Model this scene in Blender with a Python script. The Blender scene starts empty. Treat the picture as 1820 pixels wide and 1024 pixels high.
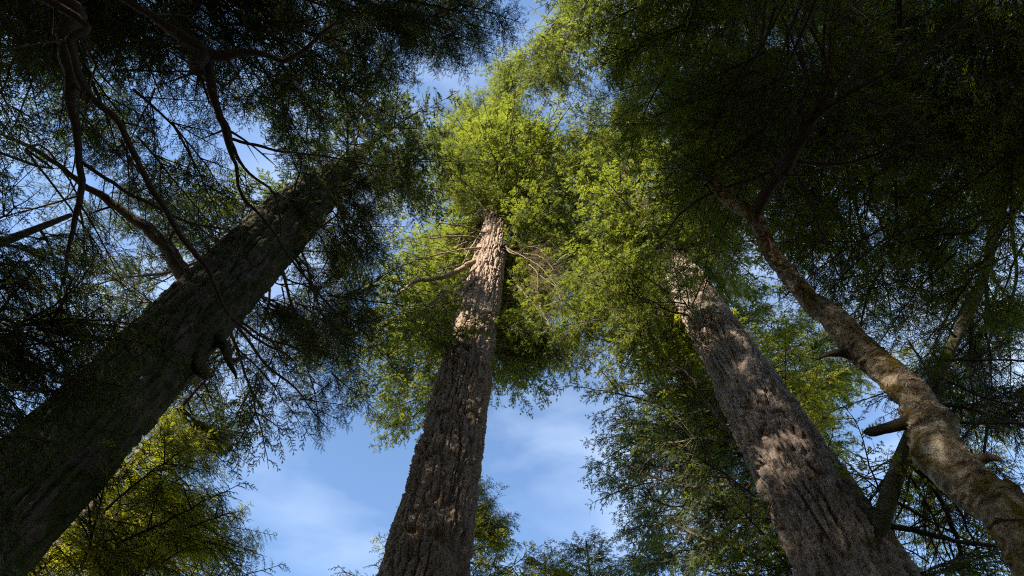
import bpy, math, random
import numpy as np
from mathutils import Matrix, Vector

random.seed(7)
RNG = np.random.default_rng(7)
SC = bpy.context.scene
COL = SC.collection

# ------------------------------------------------------------------ camera
LENS, PW, PH = 20.0, 1820.0, 1024.0
FPX = PW * LENS / 36.0
EYE = np.array([0.0, 0.0, 1.5])
_z = np.array([35.0, 490.0, -FPX]); _z /= np.linalg.norm(_z)      # the zenith, seen in the camera's frame
_f = np.array([0.0, 0.0, -1.0])
_y = _f - _f.dot(_z) * _z; _y /= np.linalg.norm(_y)
_x = np.cross(_y, _z)
ROT = np.array([_x, _y, _z])                                        # camera -> world
cam_data = bpy.data.cameras.new('camera')
cam = bpy.data.objects.new('camera', cam_data); COL.objects.link(cam)
cam_data.lens = LENS; cam_data.sensor_width = 36.0
cam_data.clip_start = 0.05; cam_data.clip_end = 3000.0
M = Matrix(ROT.tolist()).to_4x4(); M.translation = Vector(EYE)
cam.matrix_world = M
SC.camera = cam

# ------------------------------------------------------------------ sky, sun, exposure
SUN_EL = math.radians(31.0)
SUN_AZ = math.atan2(-0.62, -0.72)                                   # from +Y towards +X
SUN_ANG = math.atan2(math.cos(SUN_AZ), math.sin(SUN_AZ))
SUN_DIR = np.array([math.sin(SUN_AZ) * math.cos(SUN_EL), math.cos(SUN_AZ) * math.cos(SUN_EL), math.sin(SUN_EL)])
world = bpy.data.worlds.new('World'); SC.world = world; world.use_nodes = True
wn, wl = world.node_tree.nodes, world.node_tree.links
wn.clear()
wo = wn.new('ShaderNodeOutputWorld'); bg = wn.new('ShaderNodeBackground')
sky = wn.new('ShaderNodeTexSky'); sky.sky_type = 'NISHITA'; sky.sun_disc = False
sky.sun_elevation = SUN_EL; sky.sun_rotation = SUN_AZ
sky.altitude = 100; sky.air_density = 1.1; sky.dust_density = 0.2; sky.ozone_density = 3.0
tc = wn.new('ShaderNodeTexCoord')
mp = wn.new('ShaderNodeMapping'); mp.inputs['Scale'].default_value = (1.6, 2.6, 4.0); mp.inputs['Rotation'].default_value = (0, 0.3, 0.5)
nz = wn.new('ShaderNodeTexNoise'); nz.inputs['Scale'].default_value = 1.5; nz.inputs['Detail'].default_value = 5; nz.inputs['Distortion'].default_value = 0.3
cr = wn.new('ShaderNodeMapRange'); cr.inputs[1].default_value = 0.44; cr.inputs[2].default_value = 0.85; cr.inputs[3].default_value = 0.0; cr.inputs[4].default_value = 0.45
mix = wn.new('ShaderNodeMix'); mix.data_type = 'RGBA'
mix.inputs[7].default_value = (4.6, 5.2, 6.0, 1)                    # thin high cloud
wl.new(tc.outputs['Generated'], mp.inputs[0]); wl.new(mp.outputs[0], nz.inputs['Vector'])
wl.new(nz.outputs[0], cr.inputs[0]); wl.new(cr.outputs[0], mix.inputs[0])
wl.new(sky.outputs[0], mix.inputs[6]); wl.new(mix.outputs[2], bg.inputs[0]); wl.new(bg.outputs[0], wo.inputs[0])
bg.inputs[1].default_value = 0.088
sun_data = bpy.data.lights.new('sun', 'SUN'); sun_data.energy = 5.0; sun_data.angle = math.radians(0.5); sun_data.color = (1.0, 0.91, 0.76)
sun = bpy.data.objects.new('sun', sun_data); COL.objects.link(sun)
sun.rotation_euler = Vector(SUN_DIR).to_track_quat('Z', 'Y').to_euler()
sun.location = (-20, -20, 60)
SC.view_settings.view_transform = 'Standard'; SC.view_settings.look = 'None'
SC.view_settings.exposure = 1.95; SC.view_settings.gamma = 1.0; SC.view_settings.use_curve_mapping = False
SC.cycles.max_bounces = 6; SC.cycles.diffuse_bounces = 3; SC.cycles.glossy_bounces = 2; SC.cycles.transmission_bounces = 4
SC.cycles.use_denoising = False; SC.cycles.filter_width = 1.1; SC.cycles.sample_clamp_indirect = 2.5

# ------------------------------------------------------------------ photo geometry helpers
def ray(px, py):
    v = np.array([px - PW / 2, PH / 2 - py, -FPX]); return ROT @ (v / np.linalg.norm(v))
def at_d(px, py, d): return EYE + ray(px, py) * d
def at_h(px, py, h):                                                # the point on that ray at height h
    r = ray(px, py); return EYE + r * ((h - EYE[2]) / max(r[2], 0.05))
def at_r(px, py, D):                                                # at horizontal distance D
    r = ray(px, py); return EYE + r * (D / max(math.hypot(r[0], r[1]), 1e-4))
def project(P):
    q = (np.atleast_2d(P) - EYE) @ ROT
    z = np.where(q[:, 2] < -0.05, -q[:, 2], 1e9)
    out = np.stack([PW / 2 + FPX * q[:, 0] / z, PH / 2 - FPX * q[:, 1] / z], 1)
    out[q[:, 2] >= -0.05] = -9999
    return out
def in_poly(pts, poly):
    x, y = pts[:, 0], pts[:, 1]; c = np.zeros(len(pts), bool); n = len(poly); j = n - 1
    for i in range(n):
        xi, yi = poly[i]; xj, yj = poly[j]
        c ^= ((yi > y) != (yj > y)) & (x < (xj - xi) * (y - yi) / ((yj - yi) or 1e-9) + xi); j = i
    return c
def sample_poly(poly):
    a = np.array(poly, float); lo, hi = a.min(0), a.max(0)
    for _ in range(200):
        p = lo + RNG.random(2) * (hi - lo)
        if in_poly(p[None], poly)[0]: return p
    return a.mean(0)
GAPS = [   # open sky in the clearing and the notches between crowns
    [(398, 845), (450, 812), (500, 838), (545, 842), (560, 800), (600, 838), (628, 868), (650, 815), (690, 812), (716, 780), (756, 806), (720, 880),
     (690, 960), (676, 1030), (478, 1030), (495, 950), (450, 925), (462, 880)],
    [(868, 790), (890, 800), (905, 755), (935, 740), (945, 706), (985, 702), (1028, 745), (1018, 810), (1036, 895), (1088, 925), (1080, 1030),
     (900, 1030), (850, 900)],
    [(755, 180), (762, 128), (795, 118), (828, 150), (798, 165), (770, 190)],
    [(880, 78), (903, 60), (930, 36), (978, 8), (962, 48), (912, 92)],
    [(678, 500), (700, 486), (716, 498), (690, 512)],
]
def gap_share(px, gaps=GAPS):
    m = np.zeros(len(px), bool)
    for g in gaps: m |= in_poly(px, g)
    return m.mean()

# ------------------------------------------------------------------ numpy noise
def _hash(ix, iy, iz, s=0):
    h = (ix.astype(np.int64) * 374761393 + iy.astype(np.int64) * 668265263 + iz.astype(np.int64) * 2147483647 + s * 974711) & 0xFFFFFFFF
    h = ((h ^ (h >> 13)) * 1274126177) & 0xFFFFFFFF
    h = ((h ^ (h >> 16)) * 2246822519) & 0xFFFFFFFF
    return ((h ^ (h >> 15)) & 0xFFFFFF) / float(0xFFFFFF)
def vnoise(x, y, z, s=0):
    ix, iy, iz = np.floor(x), np.floor(y), np.floor(z)
    fx, fy, fz = x - ix, y - iy, z - iz
    fx, fy, fz = [f * f * (3 - 2 * f) for f in (fx, fy, fz)]
    r = 0
    for a in (0, 1):
        for b in (0, 1):
            for c in (0, 1):
                w = (fx if a else 1 - fx) * (fy if b else 1 - fy) * (fz if c else 1 - fz)
                r = r + w * _hash(ix + a, iy + b, iz + c, s)
    return r * 2 - 1
def fbm(x, y, z, o=4, s=0):
    r, a = 0, 0.5
    for k in range(o):
        r = r + a * vnoise(x, y, z, s + k); x, y, z, a = x * 2.03, y * 2.03, z * 2.03, a * 0.5
    return r
def voronoi_wrap(u, v, nu, s=0):                                    # u in cell units, wraps every nu cells; F1, F2, id
    iu, iv = np.floor(u), np.floor(v)
    f1 = np.full(u.shape, 9.0); f2 = np.full(u.shape, 9.0); cid = np.zeros(u.shape)
    for a in (-1, 0, 1):
        for b in (-1, 0, 1):
            cu, cv = iu + a, iv + b; w = np.mod(cu, nu); zz = np.zeros_like(w)
            d = np.hypot(cu + 0.1 + 0.8 * _hash(w, cv, zz, s) - u, cv + 0.1 + 0.8 * _hash(w, cv, zz, s + 5) - v)
            idv = _hash(w, cv, zz, s + 9)
            near = d < f1
            f2 = np.where(near, f1, np.minimum(f2, d)); cid = np.where(near, idv, cid); f1 = np.minimum(f1, d)
    return f1, f2, cid

# ------------------------------------------------------------------ mesh helpers
def mesh_from(name, V, F, mat, smooth=True):
    V = np.asarray(V, np.float32); F = np.asarray(F, np.int32)
    me = bpy.data.meshes.new(name); k = F.shape[1]
    me.vertices.add(len(V)); me.vertices.foreach_set('co', V.ravel())
    me.loops.add(F.size); me.loops.foreach_set('vertex_index', F.ravel())
    me.polygons.add(len(F)); me.polygons.foreach_set('loop_start', np.arange(0, F.size, k, dtype=np.int32))
    me.polygons.foreach_set('loop_total', np.full(len(F), k, np.int32))
    if smooth: me.polygons.foreach_set('use_smooth', np.ones(len(F), bool))
    me.update(calc_edges=True); me.materials.append(mat)
    return me
def link(name, me, parent=None, loc=None):
    o = bpy.data.objects.new(name, me); COL.objects.link(o)
    if parent is not None: o.parent = parent
    if loc is not None: o.location = Vector(loc)
    return o
def thing(name, label, cat, loc, group=None):
    o = bpy.data.objects.new(name, None); COL.objects.link(o); o.location = Vector(loc)
    o['label'] = label; o['category'] = cat
    if group: o['group'] = group
    o.empty_display_size = 0.3
    return o
def spline(P, n):                                                   # Catmull-Rom through rows of P (any width)
    P = np.asarray(P, float)
    if len(P) == 2: return P[0] + (P[1] - P[0]) * np.linspace(0, 1, n)[:, None]
    Q = np.vstack([2 * P[0] - P[1], P, 2 * P[-1] - P[-2]])
    seg = np.r_[0, np.cumsum(np.maximum(np.linalg.norm(np.diff(P[:, :3], axis=0), axis=1), 1e-6))]
    t = np.linspace(0, seg[-1], n); out = []
    for x in t:
        i = min(max(np.searchsorted(seg, x) - 1, 0), len(P) - 2); f = (x - seg[i]) / (seg[i + 1] - seg[i])
        a, b, c, d = Q[i], Q[i + 1], Q[i + 2], Q[i + 3]
        out.append(0.5 * (2 * b + (c - a) * f + (2 * a - 5 * b + 4 * c - d) * f * f + (3 * b - a - 3 * c + d) * f ** 3))
    return np.array(out)
def frames(C):
    T = np.gradient(C, axis=0); T /= np.linalg.norm(T, axis=1)[:, None] + 1e-9
    ref = np.array([0.0, 1.0, 0.02]) if abs(T[0][1]) < 0.8 else np.array([1.0, 0, 0])
    N = np.zeros_like(T); n = ref
    for i in range(len(T)):
        n = n - n.dot(T[i]) * T[i]; n = n / np.linalg.norm(n); N[i] = n
    return T, N, np.cross(T, N)
def tube_arrays(C, R, k, rough=0.0, seed=0, cap=True):
    C = np.asarray(C, float); T, N, B = frames(C); n = len(C)
    a = np.linspace(0, 2 * math.pi, k, endpoint=False)
    r = np.repeat(np.asarray(R, float)[:, None], k, 1)
    if rough:
        L = np.r_[0, np.cumsum(np.linalg.norm(np.diff(C, axis=0), axis=1))]
        r = r * (1 + rough * fbm(np.cos(a)[None] * 1.3 + 0 * r, np.sin(a)[None] * 1.3 + 0 * r, L[:, None] / max(np.mean(R), .004) / 4 + 0 * r, 3, seed))
    V = C[:, None] + r[..., None] * (np.cos(a)[None, :, None] * N[:, None] + np.sin(a)[None, :, None] * B[:, None])
    i = np.arange(n - 1)[:, None] * k; j = np.arange(k)[None]; j2 = (j + 1) % k
    F = np.stack([i + j, i + j2, i + k + j2, i + k + j], -1).reshape(-1, 4)
    return V.reshape(-1, 3), F
def join(parts):
    Vs, Fs, o = [], [], 0
    for V, F in parts: Vs.append(V); Fs.append(F + o); o += len(V)
    return np.vstack(Vs), np.vstack(Fs)

# ------------------------------------------------------------------ materials
def material(name):
    m = bpy.data.materials.new(name); m.use_nodes = True; n = m.node_tree.nodes; n.clear()
    out = n.new('ShaderNodeOutputMaterial'); return m, n, m.node_tree.links, out
def noise(n, l, vec, scale, detail=4, dist=0.0, stretch=None):
    t = n.new('ShaderNodeTexNoise'); t.inputs['Scale'].default_value = scale; t.inputs['Detail'].default_value = detail; t.inputs['Distortion'].default_value = dist
    if stretch:
        mp = n.new('ShaderNodeMapping'); mp.inputs['Scale'].default_value = stretch; l.new(vec, mp.inputs[0]); vec = mp.outputs[0]
    l.new(vec, t.inputs['Vector']); return t.outputs[0]
def ramp(n, l, fac, stops):
    r = n.new('ShaderNodeValToRGB'); e = r.color_ramp.elements
    while len(e) < len(stops): e.new(0.5)
    for el, (p, c) in zip(e, stops): el.position = p; el.color = (*c, 1)
    l.new(fac, r.inputs[0]); return r.outputs[0]
def mixc(n, l, fac, a, b):
    m = n.new('ShaderNodeMix'); m.data_type = 'RGBA'
    if isinstance(fac, float): m.inputs[0].default_value = fac
    else: l.new(fac, m.inputs[0])
    for k, v in ((6, a), (7, b)):
        if isinstance(v, tuple): m.inputs[k].default_value = (*v, 1)
        else: l.new(v, m.inputs[k])
    return m.outputs[2]
def bark_mat(name, grey, brown, pale, moss=None, moss_cut=(0.55, 0.7), rough=0.9, bump=0.6, stretch=(1, 1, 0.35), scale=9):
    m, n, l, out = material(name)
    tc = n.new('ShaderNodeTexCoord').outputs['Object']
    c = ramp(n, l, noise(n, l, tc, scale, 6, 0.4, stretch), [(0.3, brown), (0.52, grey), (0.75, pale)])
    c2 = mixc(n, l, ramp(n, l, noise(n, l, tc, 60, 3), [(0.35, (0, 0, 0)), (0.7, (1, 1, 1))]), c, tuple(x * 0.75 for x in grey))
    if moss:
        f = ramp(n, l, noise(n, l, tc, 3.2, 5, 0.6), [(moss_cut[0], (0, 0, 0)), (moss_cut[1], (1, 1, 1))])
        mc = ramp(n, l, noise(n, l, tc, 25, 4), [(0.3, tuple(x * 0.6 for x in moss)), (0.7, moss)])
        c2 = mixc(n, l, f, c2, mc)
    b = n.new('ShaderNodeBsdfPrincipled'); l.new(c2, b.inputs['Base Color']); b.inputs['Roughness'].default_value = rough
    b.inputs['Specular IOR Level'].default_value = 0.2
    bp = n.new('ShaderNodeBump'); bp.inputs['Strength'].default_value = bump; bp.inputs['Distance'].default_value = 0.018
    l.new(noise(n, l, tc, 34, 7, 0.6, (1, 1, 0.4)), bp.inputs['Height']); l.new(bp.outputs[0], b.inputs['Normal'])
    l.new(b.outputs[0], out.inputs[0]); return m
def leaf_mat(name, dark, light, trans, tfac=0.4):
    m, n, l, out = material(name)
    oi = n.new('ShaderNodeObjectInfo'); tc = n.new('ShaderNodeTexCoord').outputs['Object']
    f = noise(n, l, tc, 2.6, 3)
    ad = n.new('ShaderNodeMath'); ad.operation = 'MULTIPLY_ADD'; ad.inputs[1].default_value = 0.45; l.new(oi.outputs['Random'], ad.inputs[0])
    sb = n.new('ShaderNodeMath'); sb.operation = 'SUBTRACT'; l.new(f, sb.inputs[0]); sb.inputs[1].default_value = 0.22; l.new(sb.outputs[0], ad.inputs[2])
    col = ramp(n, l, ad.outputs[0], [(0.25, dark), (0.75, light)])
    tcol = ramp(n, l, ad.outputs[0], [(0.25, tuple(x * 0.75 for x in trans)), (0.75, trans)])
    d = n.new('ShaderNodeBsdfDiffuse'); l.new(col, d.inputs[0]); t = n.new('ShaderNodeBsdfTranslucent'); l.new(tcol, t.inputs[0])
    g = n.new('ShaderNodeBsdfGlossy'); g.inputs['Roughness'].default_value = 0.6; g.inputs[0].default_value = (1, 1, 1, 1)
    ms = n.new('ShaderNodeMixShader'); ms.inputs[0].default_value = tfac; l.new(d.outputs[0], ms.inputs[1]); l.new(t.outputs[0], ms.inputs[2])
    m2 = n.new('ShaderNodeMixShader'); m2.inputs[0].default_value = 0.012; l.new(ms.outputs[0], m2.inputs[1]); l.new(g.outputs[0], m2.inputs[2])
    l.new(m2.outputs[0], out.inputs[0]); return m
BARK = bark_mat('fir_bark', (0.235, 0.17, 0.125), (0.12, 0.078, 0.053), (0.38, 0.295, 0.225), bump=.8, scale=22)
BARK_R = bark_mat('grey_fir_bark', (0.22, 0.17, 0.138), (0.105, 0.075, 0.057), (0.40, 0.335, 0.28), bump=.8, scale=22)
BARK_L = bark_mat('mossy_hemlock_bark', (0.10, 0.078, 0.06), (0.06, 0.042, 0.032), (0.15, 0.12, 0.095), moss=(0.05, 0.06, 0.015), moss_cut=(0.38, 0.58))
def peeling_bark():
    m, n, l, out = material('peeling_pale_bark')
    at = n.new('ShaderNodeAttribute'); at.attribute_name = 'bark'; tc = at.outputs['Vector']
    c = ramp(n, l, noise(n, l, tc, 10, 7, 1.2, (1, 1, 1.5)), [(0.34, (0.05, 0.032, 0.02)), (0.46, (0.15, 0.105, 0.065)), (0.58, (0.26, 0.205, 0.14)), (0.72, (0.40, 0.345, 0.27))])
    f = ramp(n, l, noise(n, l, tc, 4.5, 6, 0.8), [(0.50, (0, 0, 0)), (0.60, (1, 1, 1))])
    c = mixc(n, l, f, c, ramp(n, l, noise(n, l, tc, 40, 4), [(0.35, (0.05, 0.035, 0.008)), (0.65, (0.15, 0.105, 0.018))]))
    k = ramp(n, l, noise(n, l, tc, 6, 7, 2.0, (1, 1, 2.6)), [(0.60, (0, 0, 0)), (0.66, (1, 1, 1))])
    c = mixc(n, l, k, c, (0.028, 0.018, 0.011))
    b = n.new('ShaderNodeBsdfPrincipled'); l.new(c, b.inputs['Base Color']); b.inputs['Roughness'].default_value = .9; b.inputs['Specular IOR Level'].default_value = 0.2
    bp = n.new('ShaderNodeBump'); bp.inputs['Strength'].default_value = 1; bp.inputs['Distance'].default_value = 0.02
    l.new(noise(n, l, tc, 22, 8, 1.0, (1, 1, 2.2)), bp.inputs['Height']); l.new(bp.outputs[0], b.inputs['Normal']); l.new(b.outputs[0], out.inputs[0]); return m
BIRCH = peeling_bark()
TWIG = bark_mat('brown_branch_bark', (0.10, 0.075, 0.055), (0.06, 0.042, 0.03), (0.15, 0.12, 0.09), bump=0.3)
DEAD = bark_mat('dead_branch_bark', (0.20, 0.14, 0.09), (0.12, 0.08, 0.05), (0.28, 0.21, 0.14), bump=0.3)
DARKBARK = bark_mat('dark_bark', (0.06, 0.045, 0.035), (0.04, 0.03, 0.022), (0.09, 0.075, 0.05), bump=0.4)  # darker brown than the other barks, for limbs and side trunks
HEM = leaf_mat('hemlock_needles', (0.045, 0.070, 0.012), (0.09, 0.115, 0.016), (0.19, 0.23, 0.014), 0.48)
HEM_SHADED = leaf_mat('shaded_hemlock_needles', (0.034, 0.052, 0.014), (0.062, 0.085, 0.018), (0.09, 0.125, 0.016), 0.40)  # hemlock needles again, the left canopy's shade put into the leaf colour
FIR = leaf_mat('fir_needles', (0.05, 0.08, 0.014), (0.12, 0.145, 0.026), (0.24, 0.285, 0.028), 0.46)
YOUNG = leaf_mat('young_yellow_needles', (0.085, 0.11, 0.012), (0.15, 0.17, 0.016), (0.40, 0.42, 0.018), 0.56)
BLUE = leaf_mat('blue_green_needles', (0.04, 0.07, 0.03), (0.075, 0.11, 0.04), (0.10, 0.15, 0.03), 0.35)

# ------------------------------------------------------------------ bough prototypes (3 m long, along +X, spray in XY)
def rot_about(v, k, ang):
    c, s = np.cos(ang)[:, None], np.sin(ang)[:, None]
    return v * c + np.cross(k, v) * s + k * (np.sum(k * v, 1)[:, None]) * (1 - c)
def make_bough(seed, kind):
    r = np.random.default_rng(seed); L = 3.0
    p = dict(hemlock=dict(step=.20, lat=.58, ang=54, flat=.30, sub=.050, slen=(.045, .125), bw=.024, droop=.085, bare=.14, sag=.38, forks=5, jit=.22),
             fir=dict(step=.32, lat=.62, ang=56, flat=.55, sub=.078, slen=(.09, .19), bw=.058, droop=.06, bare=.18, sag=.50, forks=6, jit=.35),
             open=dict(step=.25, lat=.42, ang=55, flat=.50, sub=.070, slen=(.07, .14), bw=.046, droop=.07, bare=.28, sag=.4, forks=5, jit=.35))[kind]
    def axis(o, d, ln, n, sag):
        t = np.linspace(0, 1, n)[:, None]; w = np.cumsum(r.normal(size=(n, 3)), 0) * (.035 * ln / math.sqrt(n)); w[:, 2] *= .6
        return o + d * ln * t + w * t + np.array([0, 0, -1.0]) * sag * ln * t ** 2
    ax = axis(np.zeros(3), np.array([1, 0, .10]), L, 15, .16)
    ax[:, 1] += r.normal() * .10 * L * (np.linspace(0, 1, 15) * (1 - np.linspace(0, 1, 15)))
    wood = [tube_arrays(ax, .022 * (1 - np.linspace(0, 1, 15)) + .004, 5, .25, seed)]
    axes = [(ax, L, p['bare'], p['lat'])]
    for k in range(p['forks']):
        q = r.uniform(p['bare'] * .8, .72); i = int(q * 14); ln = L * (1 - q) * r.uniform(.55, .85)
        yaw = math.radians(r.uniform(28, 50)) * (1 if k % 2 else -1); d = np.array([math.cos(yaw), math.sin(yaw), r.normal() * p['flat'] * .5])
        d /= np.linalg.norm(d); f = axis(ax[i], d, ln, 10, .14); f[:, 0] += .08 * ln * np.linspace(0, 1, 10) ** 2
        wood.append(tube_arrays(f, .012 * (1 - np.linspace(0, 1, 10)) + .003, 4)); axes.append((f, ln, .15, p['lat'] * .8))
    O, D, N, S = [], [], [], []
    for A, AL, bare, latl in axes:
        n = len(A); x = bare; side = 1
        while x < 0.99:
            q = x; i = min(int(q * (n - 1)), n - 2); g = q * (n - 1) - i; o = A[i] * (1 - g) + A[i + 1] * g; d = A[i + 1] - A[i]; d = d / np.linalg.norm(d)
            ln = latl * min(1, (q - bare + .12) / .25) * (1 - q) ** .5 * r.uniform(.35, 1.2) + .09
            yaw = math.radians(p['ang'] + r.normal() * 12) * side; el = r.normal() * p['flat'] * .7
            sidev = np.cross([0, 0, 1.0], d); sidev /= np.linalg.norm(sidev) + 1e-9
            dv = d * math.cos(yaw) + sidev * math.sin(yaw); dv = dv * math.cos(el) + np.array([0, 0, math.sin(el)]); dv /= np.linalg.norm(dv)
            m = max(4, int(ln / .10)); s = np.linspace(0, 1, m)
            lat = o + dv * (s * ln)[:, None] + np.array([0, 0, -1.0]) * (p['sag'] * ln * s ** 2)[:, None] + d * (.20 * ln * s ** 2)[:, None]
            wood.append(tube_arrays(lat, .0055 * (1 - s) + .002, 3))
            y = .02; sd = 1; froll = r.normal() * p['flat']
            while y < ln:
                f = y / ln; i2 = min(int(f * (m - 1)), m - 2); g2 = f * (m - 1) - i2
                so = lat[i2] * (1 - g2) + lat[i2 + 1] * g2; sdv = lat[i2 + 1] - lat[i2]; sdv = sdv / np.linalg.norm(sdv)
                a2 = math.radians(50 + r.normal() * 13) * sd * (0.2 if f > .93 else 1)
                perp = np.cross([0, 0, 1.0], sdv); perp /= np.linalg.norm(perp) + 1e-9; up2 = np.cross(sdv, perp)
                roll = froll + r.normal() * p['jit'] * .5
                pv = perp * math.cos(roll) + up2 * math.sin(roll)
                tv = sdv * math.cos(a2) + pv * math.sin(a2); tv[2] -= .12; tv /= np.linalg.norm(tv)
                sl = (p['slen'][0] + (p['slen'][1] - p['slen'][0]) * (1 - f) ** .6 * min(1, ln / .35)) * r.uniform(.6, 1.25)
                O.append(so); D.append(tv); nn = np.cross(tv, pv) * sd; N.append(nn / (np.linalg.norm(nn) + 1e-9) + r.normal(size=3) * p['jit']); S.append(sl)
                y += p['sub'] * .5 * r.uniform(.6, 1.5); sd = -sd
            x += p['step'] * .5 / AL * r.uniform(.4, 1.7); side = -side
    O, D, N, S = map(np.array, (O, D, N, S)); N /= np.linalg.norm(N, axis=1)[:, None] + 1e-9
    E = np.cross(N, D); E /= np.linalg.norm(E, axis=1)[:, None] + 1e-9                      # across each twig
    w = p['bw'] * r.uniform(.8, 1.25, len(S)); tris = []
    P = lambda f, g: O + D * (f * S)[:, None] + E * (g * w)[:, None] - np.array([0, 0, 1.0]) * (.10 * f * f * S)[:, None]
    tris += [np.stack([P(0, .0), P(.42, -.24), P(.42, .24)], 1), np.stack([P(.42, -.24), P(1, 0), P(.42, .24)], 1)]
    for sg in (-1, 1):                                                                          # needle rows along both edges
        for f in (.08, .24, .40, .56, .72):
            q = f + r.uniform(-.05, .05, len(S)); g = sg * r.uniform(.55, 1.0, len(S)) * (1.1 - .5 * f)
            tris.append(np.stack([P(q, sg * .05), P(q + .12, sg * .12), P(q + .17, g)], 1))
    V = np.concatenate(tris).reshape(-1, 3); F = np.arange(len(V)).reshape(-1, 3)
    Wv, Wf = join(wood)
    return Wv, Wf, V, F
PROTO = {}
def proto(kind, i, leaf, wood):
    key = (kind, i)
    if key not in PROTO:
        PROTO[key] = make_bough(100 + i * 17 + dict(hemlock=0, fir=1000, open=2000)[kind], kind)
        Wv, Wf, V, F = PROTO[key]
        PROTO[key + ('leaf',)] = (mesh_from(f'{kind}_foliage', V, F, leaf, False), V[RNG.integers(0, len(V), 70)])
    wk = key + (wood.name,)
    if wk not in PROTO: PROTO[wk] = mesh_from(f'{kind}_branch', PROTO[key][0], PROTO[key][1], wood)
    return (PROTO[wk], *PROTO[key + ('leaf',)])
NV = dict(hemlock=4, fir=4, open=3)
BOUGHS = 0
def bough(tree, p0, p1, kind, leaf, wood=None, fat=1.0, gaps=GAPS, allow=0.03, roll=None, keep=None):
    """hang one bough on a tree from p0 to about p1; False when it would grow across the open sky"""
    global BOUGHS
    wood = wood or TWIG; i = int(RNG.integers(NV[kind])); wm, lm, smp = proto(kind, i, leaf, wood)
    X = p1 - p0; ln = np.linalg.norm(X); X = X / ln; s = ln / 3.0
    w = s ** .6 * fat * RNG.uniform(.85, 1.2)
    Y = np.cross([0, 0, 1.0], X); Y /= np.linalg.norm(Y) + 1e-9; Z = np.cross(X, Y)
    a = RNG.normal() * .25 if roll is None else roll
    Y, Z = Y * math.cos(a) + Z * math.sin(a), Z * math.cos(a) - Y * math.sin(a)
    fl = 1 if RNG.random() < .5 else -1
    R = np.stack([X * s, Y * w * fl, Z * w], 1)
    px = project(smp @ R.T + p0)
    if gaps and gap_share(px, gaps) > allow: return False
    if keep is not None and in_poly(px, keep).mean() < .75: return False
    Mx = Matrix(R.tolist()).to_4x4(); Mx.translation = Vector(p0) - tree.location
    b = link('branch', wm, tree); b.matrix_local = Mx
    l = link('foliage', lm, b); l['kind'] = 'stuff'; l.material_slots[0].link = 'OBJECT'; l.material_slots[0].material = leaf
    BOUGHS += 1
    return True

# ------------------------------------------------------------------ trunks
def trunk_line(lo, D, hi, D2, H, w_lo, w_hi, tip=0.04):
    """axis through two sighted points; returns spline control rows x y z r from the ground to the top"""
    a, b = at_r(*lo, D), at_r(*hi, D2)
    ra = .5 * w_lo / FPX * np.linalg.norm(a - EYE) * math.cos(math.atan(math.hypot(lo[0] - PW / 2, lo[1] - PH / 2) / FPX))
    rb = .5 * w_hi / FPX * np.linalg.norm(b - EYE) * math.cos(math.atan(math.hypot(hi[0] - PW / 2, hi[1] - PH / 2) / FPX))
    def at_z(z):
        f = (z - a[2]) / (b[2] - a[2]); return a + (b - a) * f, ra + (rb - ra) * f
    rows = []
    for z in (0.0, 0.35, 1.2, a[2], (a[2] + b[2]) / 2, b[2]):
        p, r = at_z(z)
        if z < 1.3: r = r * (1.05 + .3 * math.exp(-z * 2))
        rows.append([*p, r])
    top = at_z(b[2])[0] + (b - a) / (b[2] - a[2]) * (H - b[2]) * np.array([.5, .5, 1.0])
    mid = (np.array(rows[-1][:3]) + top) / 2
    rows += [[*mid, max(rb * .55, tip)], [*top, tip]]
    return np.array(rows)
def trunk_at(rows, z):
    zs = rows[:, 2]; return np.array([np.interp(z, zs, rows[:, k]) for k in range(4)])
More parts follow.
